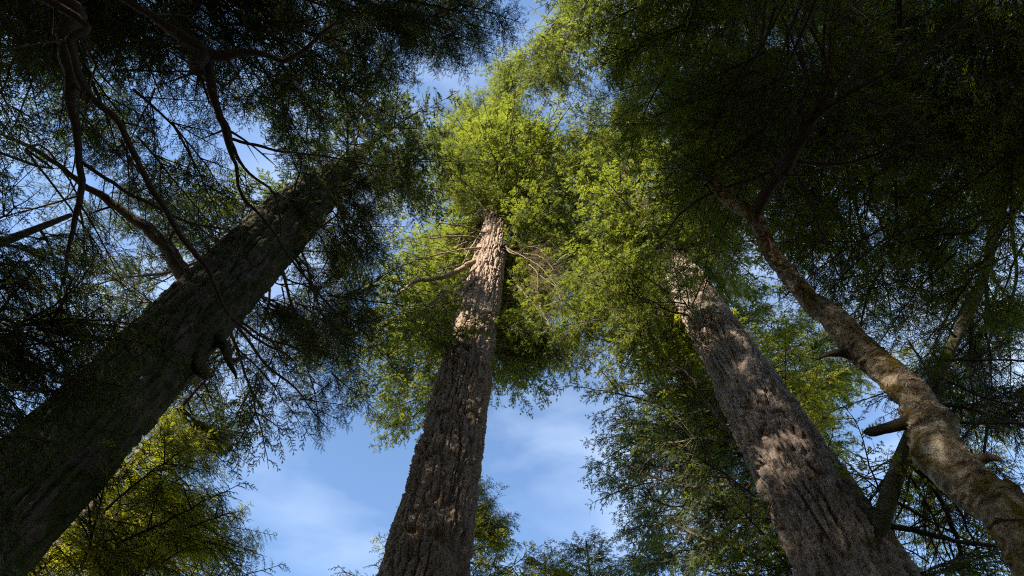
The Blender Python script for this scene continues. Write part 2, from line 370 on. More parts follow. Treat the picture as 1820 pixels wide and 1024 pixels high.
def furrowed_trunk(tree, rows, mat, nu, dv, depth, cell, seed, zfine):
    """trunk whose bark ridges and furrows are real relief"""
    base = np.array(tree.location)
    L = rows[-1, 2]
    zs = np.r_[np.linspace(0, zfine[0], 40, endpoint=False), np.arange(zfine[0], zfine[1], dv), np.linspace(zfine[1], L, 60)]
    sp = spline(rows, 400); zz = np.maximum.accumulate(sp[:, 2] + np.arange(400) * 1e-6)
    C = np.stack([np.interp(zs, zz, sp[:, k]) for k in range(3)], 1); R = np.interp(zs, zz, sp[:, 3])
    a = np.linspace(0, 2 * math.pi, nu, endpoint=False); T, N, B = frames(C)
    A, Z = np.meshgrid(a, zs); Rg = np.repeat(R[:, None], nu, 1)
    rm = float(np.interp(sum(zfine) / 2, zs, R)); circ = 2 * math.pi * rm; ncell = max(8, int(circ / cell[0]))
    x, y = np.cos(A) * rm, np.sin(A) * rm
    q = 1 / cell[0]; zq = 1 / cell[1]
    wx = .35 * fbm(x * 5, y * 5, Z * 2.2, 3, seed) + .10 * fbm(x * 24, y * 24, Z * 12, 2, seed + 3); wz = 1.1 * fbm(x * 2, y * 2, Z * .9, 2, seed + 7)
    n1 = np.abs(vnoise(x * q + wx * 1.3, y * q - wx, Z * zq + wz, seed + 40)); n2 = np.abs(vnoise(x * q * 1.6 - wx, y * q * 1.6 + wx * 1.3, Z * zq * 1.5 + wz, seed + 41))
    st = lambda v, w: (lambda q: q * q * (3 - 2 * q))(np.clip((v - .03) / w, 0, 1))
    plate = st(n1, .24) * (.45 + .55 * st(n2, .22))
    u = A / (2 * math.pi) * ncell * 1.3 + 2.0 * wx; v = Z * zq * 3.2 + wz * 2
    f1, f2, cid = voronoi_wrap(u, v, int(ncell * 1.3) or 8, seed + 31)
    e2 = np.clip((f2 - f1) / .25, 0, 1)
    rel = depth * (plate * (.85 + .30 * cid * e2) + .26 * fbm(x * 24, y * 24, Z * 10, 3, seed + 11) + .12 * vnoise(x * 75, y * 75, Z * 45, seed + 12)) - depth * .75
    rel += .035 * rm * fbm(x * 1.5, y * 1.5, Z * .6, 2, seed + 20)
    rel *= np.clip(Rg / rm, .25, 1.3)
    r = Rg + rel
    V = C[:, None] + r[..., None] * (np.cos(A)[..., None] * N[:, None] + np.sin(A)[..., None] * B[:, None]) - base
    n = len(zs); i = np.arange(n - 1)[:, None] * nu; j = np.arange(nu)[None]; j2 = (j + 1) % nu
    F = np.stack([i + j, i + j2, i + nu + j2, i + nu + j], -1).reshape(-1, 4)
    return link('trunk', mesh_from('trunk', V.reshape(-1, 3), F, mat), tree)
def plain_trunk(tree, rows, mat, k=14, n=90, rough=.12, seed=1, name='trunk'):
    sp = spline(rows, n); V, F = tube_arrays(sp[:, :3] - np.array(tree.location), np.maximum(sp[:, 3], .004), k, rough, seed)
    return link(name, mesh_from(name, V, F, mat), tree)
def limb(tree, pts, mat, k=8, rough=.22, twigs=0, seed=0, name='branch', tw_len=.5, label=None):
    """branch through sighted points (px, py, distance, width in px); short side twigs optional"""
    rows = []
    for px, py, d, w in pts:
        rl = math.sqrt(FPX ** 2 + (px - PW / 2) ** 2 + (py - PH / 2) ** 2)
        rows.append([*at_d(px, py, d), .5 * w * d / rl])
    return limb3(tree, np.array(rows), mat, k, rough, twigs, seed, name, tw_len, label)
def limb3(tree, rows, mat, k=8, rough=.22, twigs=0, seed=0, name='branch', tw_len=.5, label=None):
    r = np.random.default_rng(seed + 50)
    ln = np.linalg.norm(np.diff(rows[:, :3], axis=0), axis=1).sum(); n = max(10, int(ln / .07))
    sp = spline(rows, n); C = sp[:, :3].copy(); R = np.maximum(sp[:, 3], .003)
    C += np.stack([fbm(C[:, 0] * 2.3, C[:, 1] * 2.3, C[:, 2] * 2.3, 3, seed + q) for q in (1, 2, 3)], 1) * (.03 + R[:, None] * .3) * np.minimum(1, np.arange(n) / 4)[:, None]
    C += np.stack([vnoise(C[:, 0] * 9, C[:, 1] * 9, C[:, 2] * 9, seed + q) for q in (11, 12, 13)], 1) * (.008 + R[:, None] * .22)
    parts = [tube_arrays(C, R, k, rough, seed)]; twigs = int(twigs * 1.6)
    for _ in range(twigs):
        i = int(r.integers(n // 6, n - 1)); d = C[min(i + 1, n - 1)] - C[i - 1]; d /= np.linalg.norm(d)
        v = r.normal(size=3); v -= v.dot(d) * d; v /= np.linalg.norm(v); v[2] -= .25
        L = tw_len * r.uniform(.3, 1.2); s = np.linspace(0, 1, 7)[:, None]
        cur = C[i] + (d * .6 + v) * L * s + r.normal(size=3) * .11 * L * s ** 2
        rr = max(R[i] * .35, .0035)
        parts.append(tube_arrays(cur, np.linspace(rr, .002, 7), 4))
        for _k in range(3):
            q = int(r.integers(2, 6)); w = r.normal(size=3); w /= np.linalg.norm(w)
            c2 = cur[q] + ((cur[6] - cur[0]) / L * .6 + w * .7) * L * .4 * s
            parts.append(tube_arrays(c2, np.linspace(rr * .5, .0015, 7), 3))
    V, F = join(parts); o = link(name, mesh_from(name, V - np.array(tree.location), F, mat), tree)
    if label: o['label'] = label
    return o
def crown(tree, rows, z0, z1, n, length, kind, leaf, wood=None, rise=(-.25, .15), gaps=GAPS, az=None, keep=None, fat=1.0, tries=6, allow=.03, lit=None):
    """boughs all round a trunk between two heights; length(f) gives reach"""
    k = 0
    for i in range(n):
        for _ in range(tries):
            f = (i + RNG.random()) / n; z = z0 + (z1 - z0) * f; c = trunk_at(rows, z)
            a = RNG.uniform(*(az or (0, 2 * math.pi)))
            if lit and z < lit and math.cos(a - SUN_ANG) > .62: continue            # bare on the sunny, camera-facing side low down
            ln = length(f) * RNG.uniform(.7, 1.15)
            p1 = c[:3] + np.array([math.cos(a), math.sin(a), RNG.uniform(*rise)]) * ln
            if bough(tree, c[:3].copy(), p1, kind, leaf, wood, fat=fat, gaps=gaps, keep=keep, allow=allow): k += 1; break
    return k
UNIT_LIMB = {}
def unit_limb(mat):
    if mat.name not in UNIT_LIMB:
        t = np.linspace(0, 1, 26); r = np.random.default_rng(5)
        C = np.stack([t, .03 * np.sin(t * 5.2) + .012 * np.sin(t * 17), .10 * t - .12 * t ** 2 + .012 * np.sin(t * 11)], 1)
        UNIT_LIMB[mat.name] = mesh_from('limb', *tube_arrays(C, .0125 * (1 - t) ** .8 + .0022, 6, .3, 3), mat)
    return UNIT_LIMB[mat.name]
def fill(tree, rows, poly, n, h, kind, leaf, wood=None, lmin=1.4, lmax=3.2, gaps=GAPS, fat=1.0, allow=.03, spread=1.0, keep=None, per=5, thick=1.0, z_rise=(.0, .9)):
    """limbs of one tree that reach a sighted region of its canopy, each carrying a fan of boughs near its end"""
    wood = wood or TWIG; done = 0; guard = 0
    while done < n and guard < n * 4:
        guard += 1
        q = sample_poly(poly); tip = at_h(q[0], q[1], RNG.uniform(*h))
        c = trunk_at(rows, min(max(tip[2] - RNG.uniform(*z_rise), 1.0), rows[-1, 2] - .3))[:3]
        v = tip - c; dist = np.linalg.norm(v); d = v / dist; ln = RNG.uniform(lmin, lmax)
        if dist < ln * 1.25:
            if bough(tree, c.copy(), c + d * max(dist * 1.1, lmin), kind, leaf, wood, fat=fat, gaps=gaps, allow=allow, keep=keep): done += 1
            continue
        p0 = tip - d * ln * .7
        lp = c + (p0 - c) * np.linspace(0, 1, 20)[:, None]
        if gaps and gap_share(project(lp), gaps) > .0: continue
        ok = 0
        for k in range(per):
            f = 0 if k == 0 else RNG.uniform(0, min(.6, 1.8 / max(dist - ln, .1)))
            o = p0 + (c - p0) * f; a = 0 if k == 0 else RNG.choice([-1, 1]) * RNG.uniform(.45, 1.15) * spread
            w = np.array([d[0] * math.cos(a) - d[1] * math.sin(a), d[0] * math.sin(a) + d[1] * math.cos(a), d[2] * .7 + RNG.normal() * .08])
            if bough(tree, o, o + w * ln * (1 if k == 0 else RNG.uniform(.55, .95)), kind, leaf, wood, fat=fat, gaps=gaps, allow=allow, keep=keep): ok += 1
        done += ok
        if ok:
            X = p0 - c; Ln = np.linalg.norm(X); X = X / Ln; Y = np.cross([0, 0, 1.0], X); Y /= np.linalg.norm(Y) + 1e-9; Z = np.cross(X, Y)
            w = (1.3 + Ln * .33) * thick
            Mx = Matrix(np.stack([X * Ln, Y * w * RNG.choice([-1, 1]), Z * w], 1).tolist()).to_4x4(); Mx.translation = Vector(c) - tree.location
            link('limb', unit_limb(wood), tree).matrix_local = Mx
    return done
# ------------------------------------------------------------------ forest floor
def forest_floor():
    m, n, l, out = material('forest_floor')
    tc = n.new('ShaderNodeTexCoord').outputs['Object']
    c = ramp(n, l, noise(n, l, tc, 0.8, 8), [(0.35, (0.05, 0.035, 0.02)), (0.55, (0.08, 0.06, 0.03)), (0.7, (0.05, 0.065, 0.02))])
    b = n.new('ShaderNodeBsdfDiffuse'); l.new(c, b.inputs[0]); l.new(b.outputs[0], out.inputs[0])
    q = np.r_[-600, -120, np.linspace(-40, 40, 81), 120, 600]; X, Y = np.meshgrid(q, q)
    Z = .12 * fbm(X * .35, Y * .35, X * 0, 4, 3) - .02
    k = len(q); i = np.arange(k - 1)[:, None] * k; j = np.arange(k - 1)[None]
    F = np.stack([i + j, i + j + 1, i + k + j + 1, i + k + j], -1).reshape(-1, 4)
    o = link('forest_floor', mesh_from('forest_floor', np.stack([X, Y, Z], -1).reshape(-1, 3), F, m)); o['kind'] = 'structure'
forest_floor()

# ------------------------------------------------------------------ the tall lit fir in the middle
rC = trunk_line((755, 1024), 8.7, (881, 405), 8.65, 44, 153, 44)
tC = thing('fir_tree', 'tall straight conifer in the middle, sunlit crown and dead branch stubs below it', 'tree', rC[0, :3])
furrowed_trunk(tC, rC, BARK, 340, .020, .125, (.135, .85), 3, (5.5, 27))
c0 = trunk_at(rC, 22)
def dC(px, py, w, da=0): return (px, py, np.linalg.norm(at_r(px, py, 8.7 + da) - EYE), w)
dead = [([(852, 462, 15), (800, 487, 12), (765, 497, 10), (730, 505, 7), (700, 530, 4)], -.3, 9),
        ([(840, 503, 9), (800, 525, 8), (760, 546, 6), (735, 570, 3)], -.4, 5),
        ([(862, 428, 7), (835, 422, 6), (800, 421, 4), (765, 424, 3)], -.3, 4),
        ([(858, 445, 5), (835, 444, 4), (812, 447, 2)], -.3, 3),
        ([(862, 410, 6), (845, 428, 4), (832, 450, 4), (823, 467, 2)], -.3, 3),
        ([(830, 430, 3), (800, 445, 3), (770, 465, 2)], -.2, 2),
        ([(868, 400, 5), (862, 385, 4), (852, 378, 3), (842, 382, 2)], -.4, 2),
        ([(876, 392, 10), (858, 365, 8), (838, 345, 6), (825, 325, 4), (800, 285, 3)], -.2, 8),
        ([(895, 435, 5), (908, 450, 4), (925, 452, 3), (930, 442, 2)], -.4, 4),
        ([(900, 470, 16), (930, 478, 12), (950, 500, 9), (960, 545, 7), (975, 580, 4)], .7, 7),
        ([(905, 520, 6), (900, 545, 5), (888, 575, 3)], .5, 5),
        ([(850, 472, 6), (812, 505, 4), (770, 535, 3), (735, 550, 2)], -.5, 6), ([(846, 492, 6), (800, 540, 4), (755, 580, 3), (715, 605, 2)], -.6, 6),
        ([(860, 440, 5), (810, 446, 4), (760, 458, 3), (715, 472, 2)], -.5, 5), ([(866, 415, 5), (820, 402, 4), (775, 396, 2)], -.5, 4), ([(880, 396, 6), (905, 372, 4), (935, 352, 3), (965, 340, 2)], -.3, 5),
        ([(903, 440, 5), (940, 436, 4), (985, 445, 3), (1020, 450, 2)], -.2, 6), ([(905, 490, 6), (930, 520, 4), (965, 560, 3), (990, 605, 2)], .2, 6)]
for i, (pts, da, tw) in enumerate(dead):
    limb(tC, [dC(p[0], p[1], p[2] * .78, da) for p in pts], DEAD, 7, .25, tw, 20 + i, tw_len=.7, label='bare brown dead branch low on the trunk')
# the fan of dry twigs right of the trunk
for i, (a, b) in enumerate([((900, 440), (1000, 520)), ((930, 450), (985, 480)), ((940, 470), (955, 515)), ((960, 490), (1000, 545)), ((925, 440), (970, 455))]):
    limb(tC, [dC(*a, 1.8, -.6), dC((a[0] + b[0]) / 2 + 6, (a[1] + b[1]) / 2 - 8, 1.2, -.8), dC(*b, .6, -.9)], DEAD, 5, .2, 26, 40 + i, tw_len=.7, label='dry twiggy dead branch hanging right of the trunk')
crown(tC, rC, 25.5, 43, 115, lambda f: 5.6 * (1 - f) ** .75 + .9, 'fir', FIR, fat=1.15, lit=28)
crown(tC, rC, 21.5, 26, 16, lambda f: 4.8, 'fir', FIR, az=(-.9, 1.5), fat=1.1)
crown(tC, rC, 18, 24, 16, lambda f: 5.0, 'fir', FIR, az=(1.9, 3.0), fat=1.0, rise=(-.45, -.05))
crown(tC, rC, 17.5, 23.5, 20, lambda f: 4.2, 'fir', FIR, az=(.3, 1.6), rise=(-.3, .05))
fill(tC, rC, [(750, 190), (900, 90), (970, 180), (930, 360), (760, 350)], 44, (29, 40), 'fir', FIR, lmax=4, fat=1.2)
crown(tC, rC, 25.2, 28, 12, lambda f: 2.4, 'fir', FIR, az=(-1.6, -.3), rise=(-.45, -.1))
fill(tC, rC, [(780, 175), (870, 95), (960, 60), (990, 200), (900, 260), (780, 240)], 34, (30, 41), 'fir', FIR, lmax=4, fat=1.2)
fill(tC, rC, [(735, 190), (800, 180), (850, 140), (870, 100), (930, 110), (880, 220), (740, 260)], 40, (33, 41), 'fir', FIR, lmin=1.2, lmax=2.6, allow=.10)
fill(tC, rC, [(722, 190), (800, 180), (810, 420), (740, 440)], 24, (25, 33), 'fir', FIR, lmin=1.6, lmax=3.4)
fill(tC, rC, [(740, 190), (820, 150), (880, 90), (940, 60), (930, 150), (800, 220)], 22, (35, 41), 'fir', FIR, lmin=1.2, lmax=2.4, allow=.5)
fill(tC, rC, [(690, 520), (800, 520), (790, 640), (740, 800), (690, 800), (660, 700)], 22, (13, 19), 'fir', FIR, z_rise=(-.8, .2))
fill(tC, rC, [(880, 520), (1080, 500), (1110, 600), (1000, 690), (900, 740), (870, 640)], 30, (15, 21), 'fir', FIR, z_rise=(-1.0, .2))

# ------------------------------------------------------------------ right-hand fir
rR = trunk_line((1522, 1024), 9.0, (1208, 480), 8.9, 40, 182, 58)
tR = thing('fir_tree', 'thick furrowed conifer right of centre, its trunk leaning left with a pale sunlit top', 'tree', rR[0, :3])
furrowed_trunk(tR, rR, BARK_R, 370, .018, .125, (.135, .80), 41, (4.5, 20))
crown(tR, rR, 19.0, 39, 84, lambda f: 4.7 * (1 - f) ** .7 + .8, 'fir', FIR, fat=1.1, lit=20.5)
crown(tR, rR, 19.8, 24, 12, lambda f: 2.6, 'fir', FIR, az=(-1.7, -.8), rise=(-.4, -.1))
crown(tR, rR, 19.8, 24, 10, lambda f: 2.6, 'fir', FIR, az=(-3.3, -2.7), rise=(-.4, -.1))
crown(tR, rR, 18.2, 20.5, 9, lambda f: 2.2, 'fir', FIR, az=(-1.5, -.6), rise=(-.5, -.15))
crown(tR, rR, 19.4, 21.5, 6, lambda f: 2.0, 'fir', FIR, az=(-2.4, -1.6), rise=(-.6, -.2))
crown(tR, rR, 17, 21, 18, lambda f: 4.2, 'fir', FIR, az=(1.3, 3.2), rise=(-.3, .05))
fill(tR, rR, [(960, 480), (1180, 440), (1170, 560), (1060, 700), (990, 690), (950, 600)], 28, (14, 19), 'fir', FIR, z_rise=(-1.0, .2))

# ------------------------------------------------------------------ left-hand mossy hemlock in shade
rL = trunk_line((70, 850), 7.0, (520, 385), 6.9, 22.5, 174, 94)
tL = thing('hemlock_tree', 'thick dark mossy conifer trunk on the left, wholly in shade', 'tree', rL[0, :3])
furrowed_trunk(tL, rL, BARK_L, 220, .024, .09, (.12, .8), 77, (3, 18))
def dL(px, py, w, da=0): return (px, py, np.linalg.norm(at_r(px, py, 7.0 + da) - EYE), w)
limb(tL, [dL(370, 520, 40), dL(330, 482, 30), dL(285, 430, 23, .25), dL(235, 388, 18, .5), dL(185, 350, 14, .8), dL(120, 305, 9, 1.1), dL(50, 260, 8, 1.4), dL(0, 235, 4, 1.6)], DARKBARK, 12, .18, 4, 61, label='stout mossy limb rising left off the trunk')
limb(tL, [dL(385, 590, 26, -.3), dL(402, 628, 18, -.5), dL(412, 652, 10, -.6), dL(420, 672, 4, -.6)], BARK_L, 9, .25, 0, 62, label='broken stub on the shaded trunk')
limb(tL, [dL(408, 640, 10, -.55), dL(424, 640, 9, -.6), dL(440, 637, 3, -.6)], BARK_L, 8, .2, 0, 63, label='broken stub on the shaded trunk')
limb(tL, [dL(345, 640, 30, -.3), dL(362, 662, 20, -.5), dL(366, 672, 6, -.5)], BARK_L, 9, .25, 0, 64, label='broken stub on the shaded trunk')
crown(tL, rL, 16.0, 22.2, 28, lambda f: 4.2 * (1 - f) ** .6 + .8, 'fir', HEM_SHADED)
fill(tL, rL, [(480, 230), (700, 190), (715, 400), (690, 470), (560, 420)], 22, (13, 17), 'hemlock', HEM_SHADED, lmax=4, fat=1.1)
fill(tL, rL, [(540, 440), (690, 440), (700, 560), (690, 700), (640, 850), (480, 800), (300, 770), (420, 640)], 26, (9.5, 15), 'hemlock', HEM_SHADED, lmax=3.6)
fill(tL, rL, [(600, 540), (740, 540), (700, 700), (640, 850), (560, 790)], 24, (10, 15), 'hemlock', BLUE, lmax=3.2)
fill(tL, rL, [(0, 330), (330, 330), (330, 480), (150, 640), (0, 690)], 24, (10, 16), 'hemlock', HEM_SHADED, lmax=3.8)

# ------------------------------------------------------------------ dark overhanging hemlocks beyond the frame on the left
def side_tree(name, label, px, py, h, H, r0, bark, group=None):
    p = at_h(px, py, h)
    rows = np.array([[p[0], p[1], 0, r0 * 1.25], [p[0], p[1], 1, r0], [p[0] + .05, p[1], h, r0 * .7], [p[0], p[1] + .1, H, .03]])
    t = thing(name, label, 'tree', rows[0, :3], group); plain_trunk(t, rows, bark, seed=int(abs(px)))
    return t, rows
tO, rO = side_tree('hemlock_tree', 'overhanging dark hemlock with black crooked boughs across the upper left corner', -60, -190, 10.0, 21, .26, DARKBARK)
o = rO
base_limb = trunk_at(o, 9.2)[:3]
def from_trunk(pts, z, r):                                           # sighted branch continued back into its trunk
    rows = []
    for px, py, d, w in pts:
        rl = math.sqrt(FPX ** 2 + (px - PW / 2) ** 2 + (py - PH / 2) ** 2); rows.append([*at_d(px, py, d), .5 * w * d / rl])
    return np.array([[*trunk_at(o, z)[:3], r]] + rows)
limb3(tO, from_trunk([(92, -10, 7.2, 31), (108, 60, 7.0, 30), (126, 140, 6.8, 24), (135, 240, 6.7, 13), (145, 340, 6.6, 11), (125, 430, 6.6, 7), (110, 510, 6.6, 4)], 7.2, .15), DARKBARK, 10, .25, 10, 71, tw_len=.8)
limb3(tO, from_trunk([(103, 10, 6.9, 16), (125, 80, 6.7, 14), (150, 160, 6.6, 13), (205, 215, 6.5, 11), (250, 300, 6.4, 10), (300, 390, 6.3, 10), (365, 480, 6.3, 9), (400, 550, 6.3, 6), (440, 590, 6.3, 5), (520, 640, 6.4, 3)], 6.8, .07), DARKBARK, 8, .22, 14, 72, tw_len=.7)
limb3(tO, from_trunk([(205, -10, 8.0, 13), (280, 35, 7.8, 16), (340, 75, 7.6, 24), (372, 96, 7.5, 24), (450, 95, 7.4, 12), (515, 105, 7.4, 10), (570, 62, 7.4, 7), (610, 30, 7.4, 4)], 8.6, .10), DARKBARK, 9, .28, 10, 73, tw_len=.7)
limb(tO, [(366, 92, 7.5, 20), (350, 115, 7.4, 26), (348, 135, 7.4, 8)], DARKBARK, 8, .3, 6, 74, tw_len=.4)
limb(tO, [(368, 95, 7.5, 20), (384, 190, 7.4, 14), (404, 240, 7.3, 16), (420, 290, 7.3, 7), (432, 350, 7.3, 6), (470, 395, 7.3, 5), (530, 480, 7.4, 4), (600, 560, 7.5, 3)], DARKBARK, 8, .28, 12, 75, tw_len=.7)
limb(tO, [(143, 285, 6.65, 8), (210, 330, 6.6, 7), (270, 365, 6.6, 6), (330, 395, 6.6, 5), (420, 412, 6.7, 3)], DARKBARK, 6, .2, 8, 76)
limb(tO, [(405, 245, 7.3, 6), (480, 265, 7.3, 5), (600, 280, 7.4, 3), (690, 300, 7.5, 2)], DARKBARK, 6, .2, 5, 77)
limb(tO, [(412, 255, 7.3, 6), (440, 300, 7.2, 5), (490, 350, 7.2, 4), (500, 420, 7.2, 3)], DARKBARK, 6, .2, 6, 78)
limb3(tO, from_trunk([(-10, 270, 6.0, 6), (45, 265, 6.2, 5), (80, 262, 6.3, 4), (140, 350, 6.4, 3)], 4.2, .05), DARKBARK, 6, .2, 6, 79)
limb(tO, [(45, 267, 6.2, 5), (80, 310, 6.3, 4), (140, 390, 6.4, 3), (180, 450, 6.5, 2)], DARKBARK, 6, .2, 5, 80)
fill(tO, rO, [(0, 0), (390, 0), (350, 150), (170, 190), (130, 330), (0, 330)], 46, (8.2, 12), 'hemlock', HEM_SHADED, DARKBARK, lmin=1.0, lmax=2.6)
fill(tO, rO, [(150, 170), (380, 100), (520, 120), (560, 260), (420, 420), (180, 420)], 22, (9, 13), 'hemlock', HEM_SHADED, DARKBARK, lmin=1.0, lmax=2.4)
fill(tO, rO, [(380, 0), (740, 0), (730, 120), (690, 240), (480, 230), (390, 130)], 28, (10, 15), 'hemlock', HEM_SHADED, DARKBARK, lmin=1.2, lmax=2.8, allow=.02)
fill(tO, rO, [(0, 0), (370, 0), (320, 140), (160, 180), (100, 300), (0, 300)], 22, (12, 16), 'fir', HEM_SHADED, DARKBARK, lmin=1.6, lmax=3)
fill(tO, rO, [(600, 0), (920, -20), (880, 60), (800, 112), (750, 118), (690, 220), (600, 240)], 46, (11, 17), 'hemlock', HEM_SHADED, DARKBARK, lmin=1.4, lmax=3, allow=.02)
fill(tO, rO, [(0, 330), (350, 330), (360, 420), (180, 560), (0, 620)], 14, (10, 14), 'hemlock', HEM_SHADED, DARKBARK, lmin=1.2, lmax=2.6)
fill(tO, rO, [(680, 0), (930, -10), (890, 45), (860, 80), (800, 100), (745, 110), (700, 180)], 36, (11, 17), 'hemlock', HEM_SHADED, DARKBARK, lmin=.9, lmax=1.8, allow=.12)
fill(tO, rO, [(700, 90), (800, 60), (900, 20), (930, 60), (880, 110), (780, 130)], 16, (12, 17), 'hemlock', HEM_SHADED, DARKBARK, lmin=.9, lmax=1.6, allow=.5)
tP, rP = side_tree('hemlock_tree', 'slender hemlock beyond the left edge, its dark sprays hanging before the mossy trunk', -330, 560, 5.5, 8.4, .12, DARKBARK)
fill(tP, rP, [(0, 300), (110, 330), (200, 450), (120, 640), (0, 690)], 14, (5.5, 8.5), 'hemlock', HEM_SHADED, DARKBARK, lmin=.8, lmax=1.8)
fill(tP, rP, [(0, 600), (260, 560), (330, 640), (250, 760), (170, 830), (0, 800)], 60, (4.0, 6), 'hemlock', HEM_SHADED, DARKBARK, lmin=.7, lmax=1.5)
fill(tP, rP, [(0, 900), (30, 930), (30, 1024), (0, 1024)], 4, (2.8, 3.6), 'hemlock', HEM_SHADED, DARKBARK, lmin=.5, lmax=.8)

# ------------------------------------------------------------------ peeling leaning trunk on the right, with its dark fork
tB = thing('leaning_tree', 'leaning crooked tree with pale peeling mossy bark at the right edge', 'tree', at_r(1990, 1200, 2.75) * np.array([1, 1, 0]))
def bd(px, py, w, dia): w, dia = w * .77, dia * .77; return (px, py, dia * math.sqrt(FPX ** 2 + (px - PW / 2) ** 2 + (py - PH / 2) ** 2) / w, w)
bpts = [(1895, 1090, 3.0, 106), (1860, 1040, 3.1, 102), (1812, 962, 3.2, 97), (1780, 912, 3.3, 93), (1735, 862, 3.45, 88), (1690, 812, 3.6, 84), (1650, 762, 3.9, 76), (1603, 712, 4.3, 63), (1560, 662, 4.65, 56),
        (1509, 612, 4.85, 53), (1470, 566, 5.0, 48), (1428, 526, 5.2, 37), (1398, 483, 5.4, 33), (1372, 440, 5.55, 31), (1350, 410, 5.7, 30), (1330, 375, 5.85, 28), (1300, 350, 6.0, 23), (1269, 325, 6.15, 18), (1246, 300, 6.3, 11), (1225, 280, 6.45, 5)]
rows = []
for px, py, d, w in bpts:
    rl = math.sqrt(FPX ** 2 + (px - PW / 2) ** 2 + (py - PH / 2) ** 2); rows.append([*at_d(px, py, d), .44 * w * d / rl])
rows = np.array(rows); g0 = np.array([*tB.location[:2], 0, .17]); rows = np.vstack([g0, (g0 + rows[0]) / 2 + [0, 0, .1, 0], rows]); rows[1, 3] = .14
rB = rows
def birch_trunk():
    sp = spline(rows, 620); C, R = sp[:, :3].copy(), sp[:, 3]
    L = np.r_[0, np.cumsum(np.linalg.norm(np.diff(C, axis=0), axis=1))]
    C += np.stack([fbm(L * 1.3, L * 0, L * 0 + q, 3, 9) for q in (1., 5., 9.)], 1) * .10
    k = 120; a = np.linspace(0, 2 * math.pi, k, endpoint=False); T, N, B = frames(C); A, S = np.meshgrid(a, L)
    x, y = np.cos(A), np.sin(A)
    lump = .34 * fbm(x * .8, y * .8, S * 3.2, 3, 21) + .10 * fbm(x * 3, y * 3, S * 12 + fbm(x * 2, y * 2, S * 3, 2, 4) * 3, 4, 22)
    ridge = np.abs(fbm(x * 1.4, y * 1.4, S * 6.5 + 1.5 * fbm(x, y, S * 2, 2, 8), 3, 23)); curl = .16 * np.exp(-(ridge / .035) ** 2)
    wr = .06 * fbm(x * 2.2, y * 2.2, S * 26, 3, 44)
    scar = -.9 * np.clip(fbm(x * 1.1 + 7, y * 1.1, S * 1.6, 2, 33) - .22, 0, .3) * 1.6
    r = R[:, None] * (1 + lump + curl + scar + wr)
    V = C[:, None] + r[..., None] * (np.cos(A)[..., None] * N[:, None] + np.sin(A)[..., None] * B[:, None]) - np.array(tB.location)
    n = len(L); i = np.arange(n - 1)[:, None] * k; j = np.arange(k)[None]; j2 = (j + 1) % k
    F = np.stack([i + j, i + j2, i + k + j2, i + k + j], -1).reshape(-1, 4)
    me = mesh_from('trunk', V.reshape(-1, 3), F, BIRCH); at = me.attributes.new('bark', 'FLOAT_VECTOR', 'POINT')
    at.data.foreach_set('vector', np.stack([x * .12, y * .12, S], -1).reshape(-1).astype(np.float32)); return link('trunk', me, tB)
birch_trunk()
limb(tB, [(1612, 752, 3.95, 24), (1588, 757, 3.92, 20), (1566, 760, 3.9, 17), (1546, 764, 3.88, 15), (1538, 766, 3.87, 6)], DARKBARK, 12, .5, 0, 90, label='short broken stub')
limb(tB, [(1512, 632, 4.75, 22), (1492, 627, 4.72, 15), (1474, 630, 4.7, 9), (1460, 635, 4.7, 5), (1446, 640, 4.7, 1.5)], DARKBARK, 10, .45, 0, 91, label='short pointed stub')
limb(tB, [(1735, 818, 3.6, 22), (1760, 818, 3.57, 15), (1774, 821, 3.55, 10), (1781, 826, 3.54, 4)], TWIG, 10, .4, 0, 92, label='knobby burl')
fd = 5.8
limb(tB, [(1336, 388, fd, 24), (1358, 350, fd, 20), (1380, 316, fd + .1, 22), (1400, 288, fd + .1, 30), (1420, 250, fd + .2, 18), (1440, 215, fd + .3, 24), (1456, 190, fd + .3, 12)], DARKBARK, 9, .3, 12, 93, tw_len=.5, label='dark knotted fork')
HB = [([(1446, 210, 13), (1500, 172, 10), (1560, 140, 8), (1640, 90, 7), (1700, 45, 6), (1770, -10, 4)], 0), ([(1405, 285, 9), (1470, 292, 7), (1550, 275, 6), (1600, 255, 5), (1650, 222, 3)], .3),
      ([(1398, 292, 8), (1330, 320, 7), (1260, 345, 5), (1215, 375, 4), (1180, 420, 2)], .2), ([(1408, 298, 7), (1430, 340, 5), (1452, 395, 4), (1475, 450, 3), (1488, 490, 2)], .2),
      ([(1448, 200, 8), (1468, 140, 6), (1474, 80, 5), (1480, 20, 4), (1490, -20, 3)], .4), ([(1452, 192, 8), (1500, 130, 5), (1535, 70, 4), (1560, 10, 3)], .5),
      ([(1425, 245, 7), (1390, 215, 5), (1350, 200, 4), (1310, 170, 2)], .4), ([(1400, 285, 7), (1360, 262, 4), (1335, 245, 3), (1310, 175, 2)], .5),
      ([(1460, 180, 6), (1420, 100, 4), (1395, 40, 4), (1370, -10, 3)], .6)]
for i, (p, da) in enumerate(HB):
    limb(tB, [(x, y, fd + .25 + da * (k / 4), w) for k, (x, y, w) in enumerate(p)], DARKBARK, 7, .25, 14, 100 + i, tw_len=.6)
rF = np.vstack([[*at_d(1400, 288, fd + .1), .05], [*(at_d(1440, 215, fd + .3)), .04], [*at_d(1470, 100, fd + 1.2), .03]]); rF[1, 2] = max(rF[1, 2], rF[0, 2] + .2); rF[2, 2] = max(rF[2, 2], rF[1, 2] + .4)
fill(tB, rF, [(1120, 120), (1500, 60), (1700, 200), (1560, 420), (1300, 420), (1120, 330)], 46, (8.0, 10.5), 'hemlock', HEM, DARKBARK, lmin=.9, lmax=2.0, z_rise=(-.2, .5))

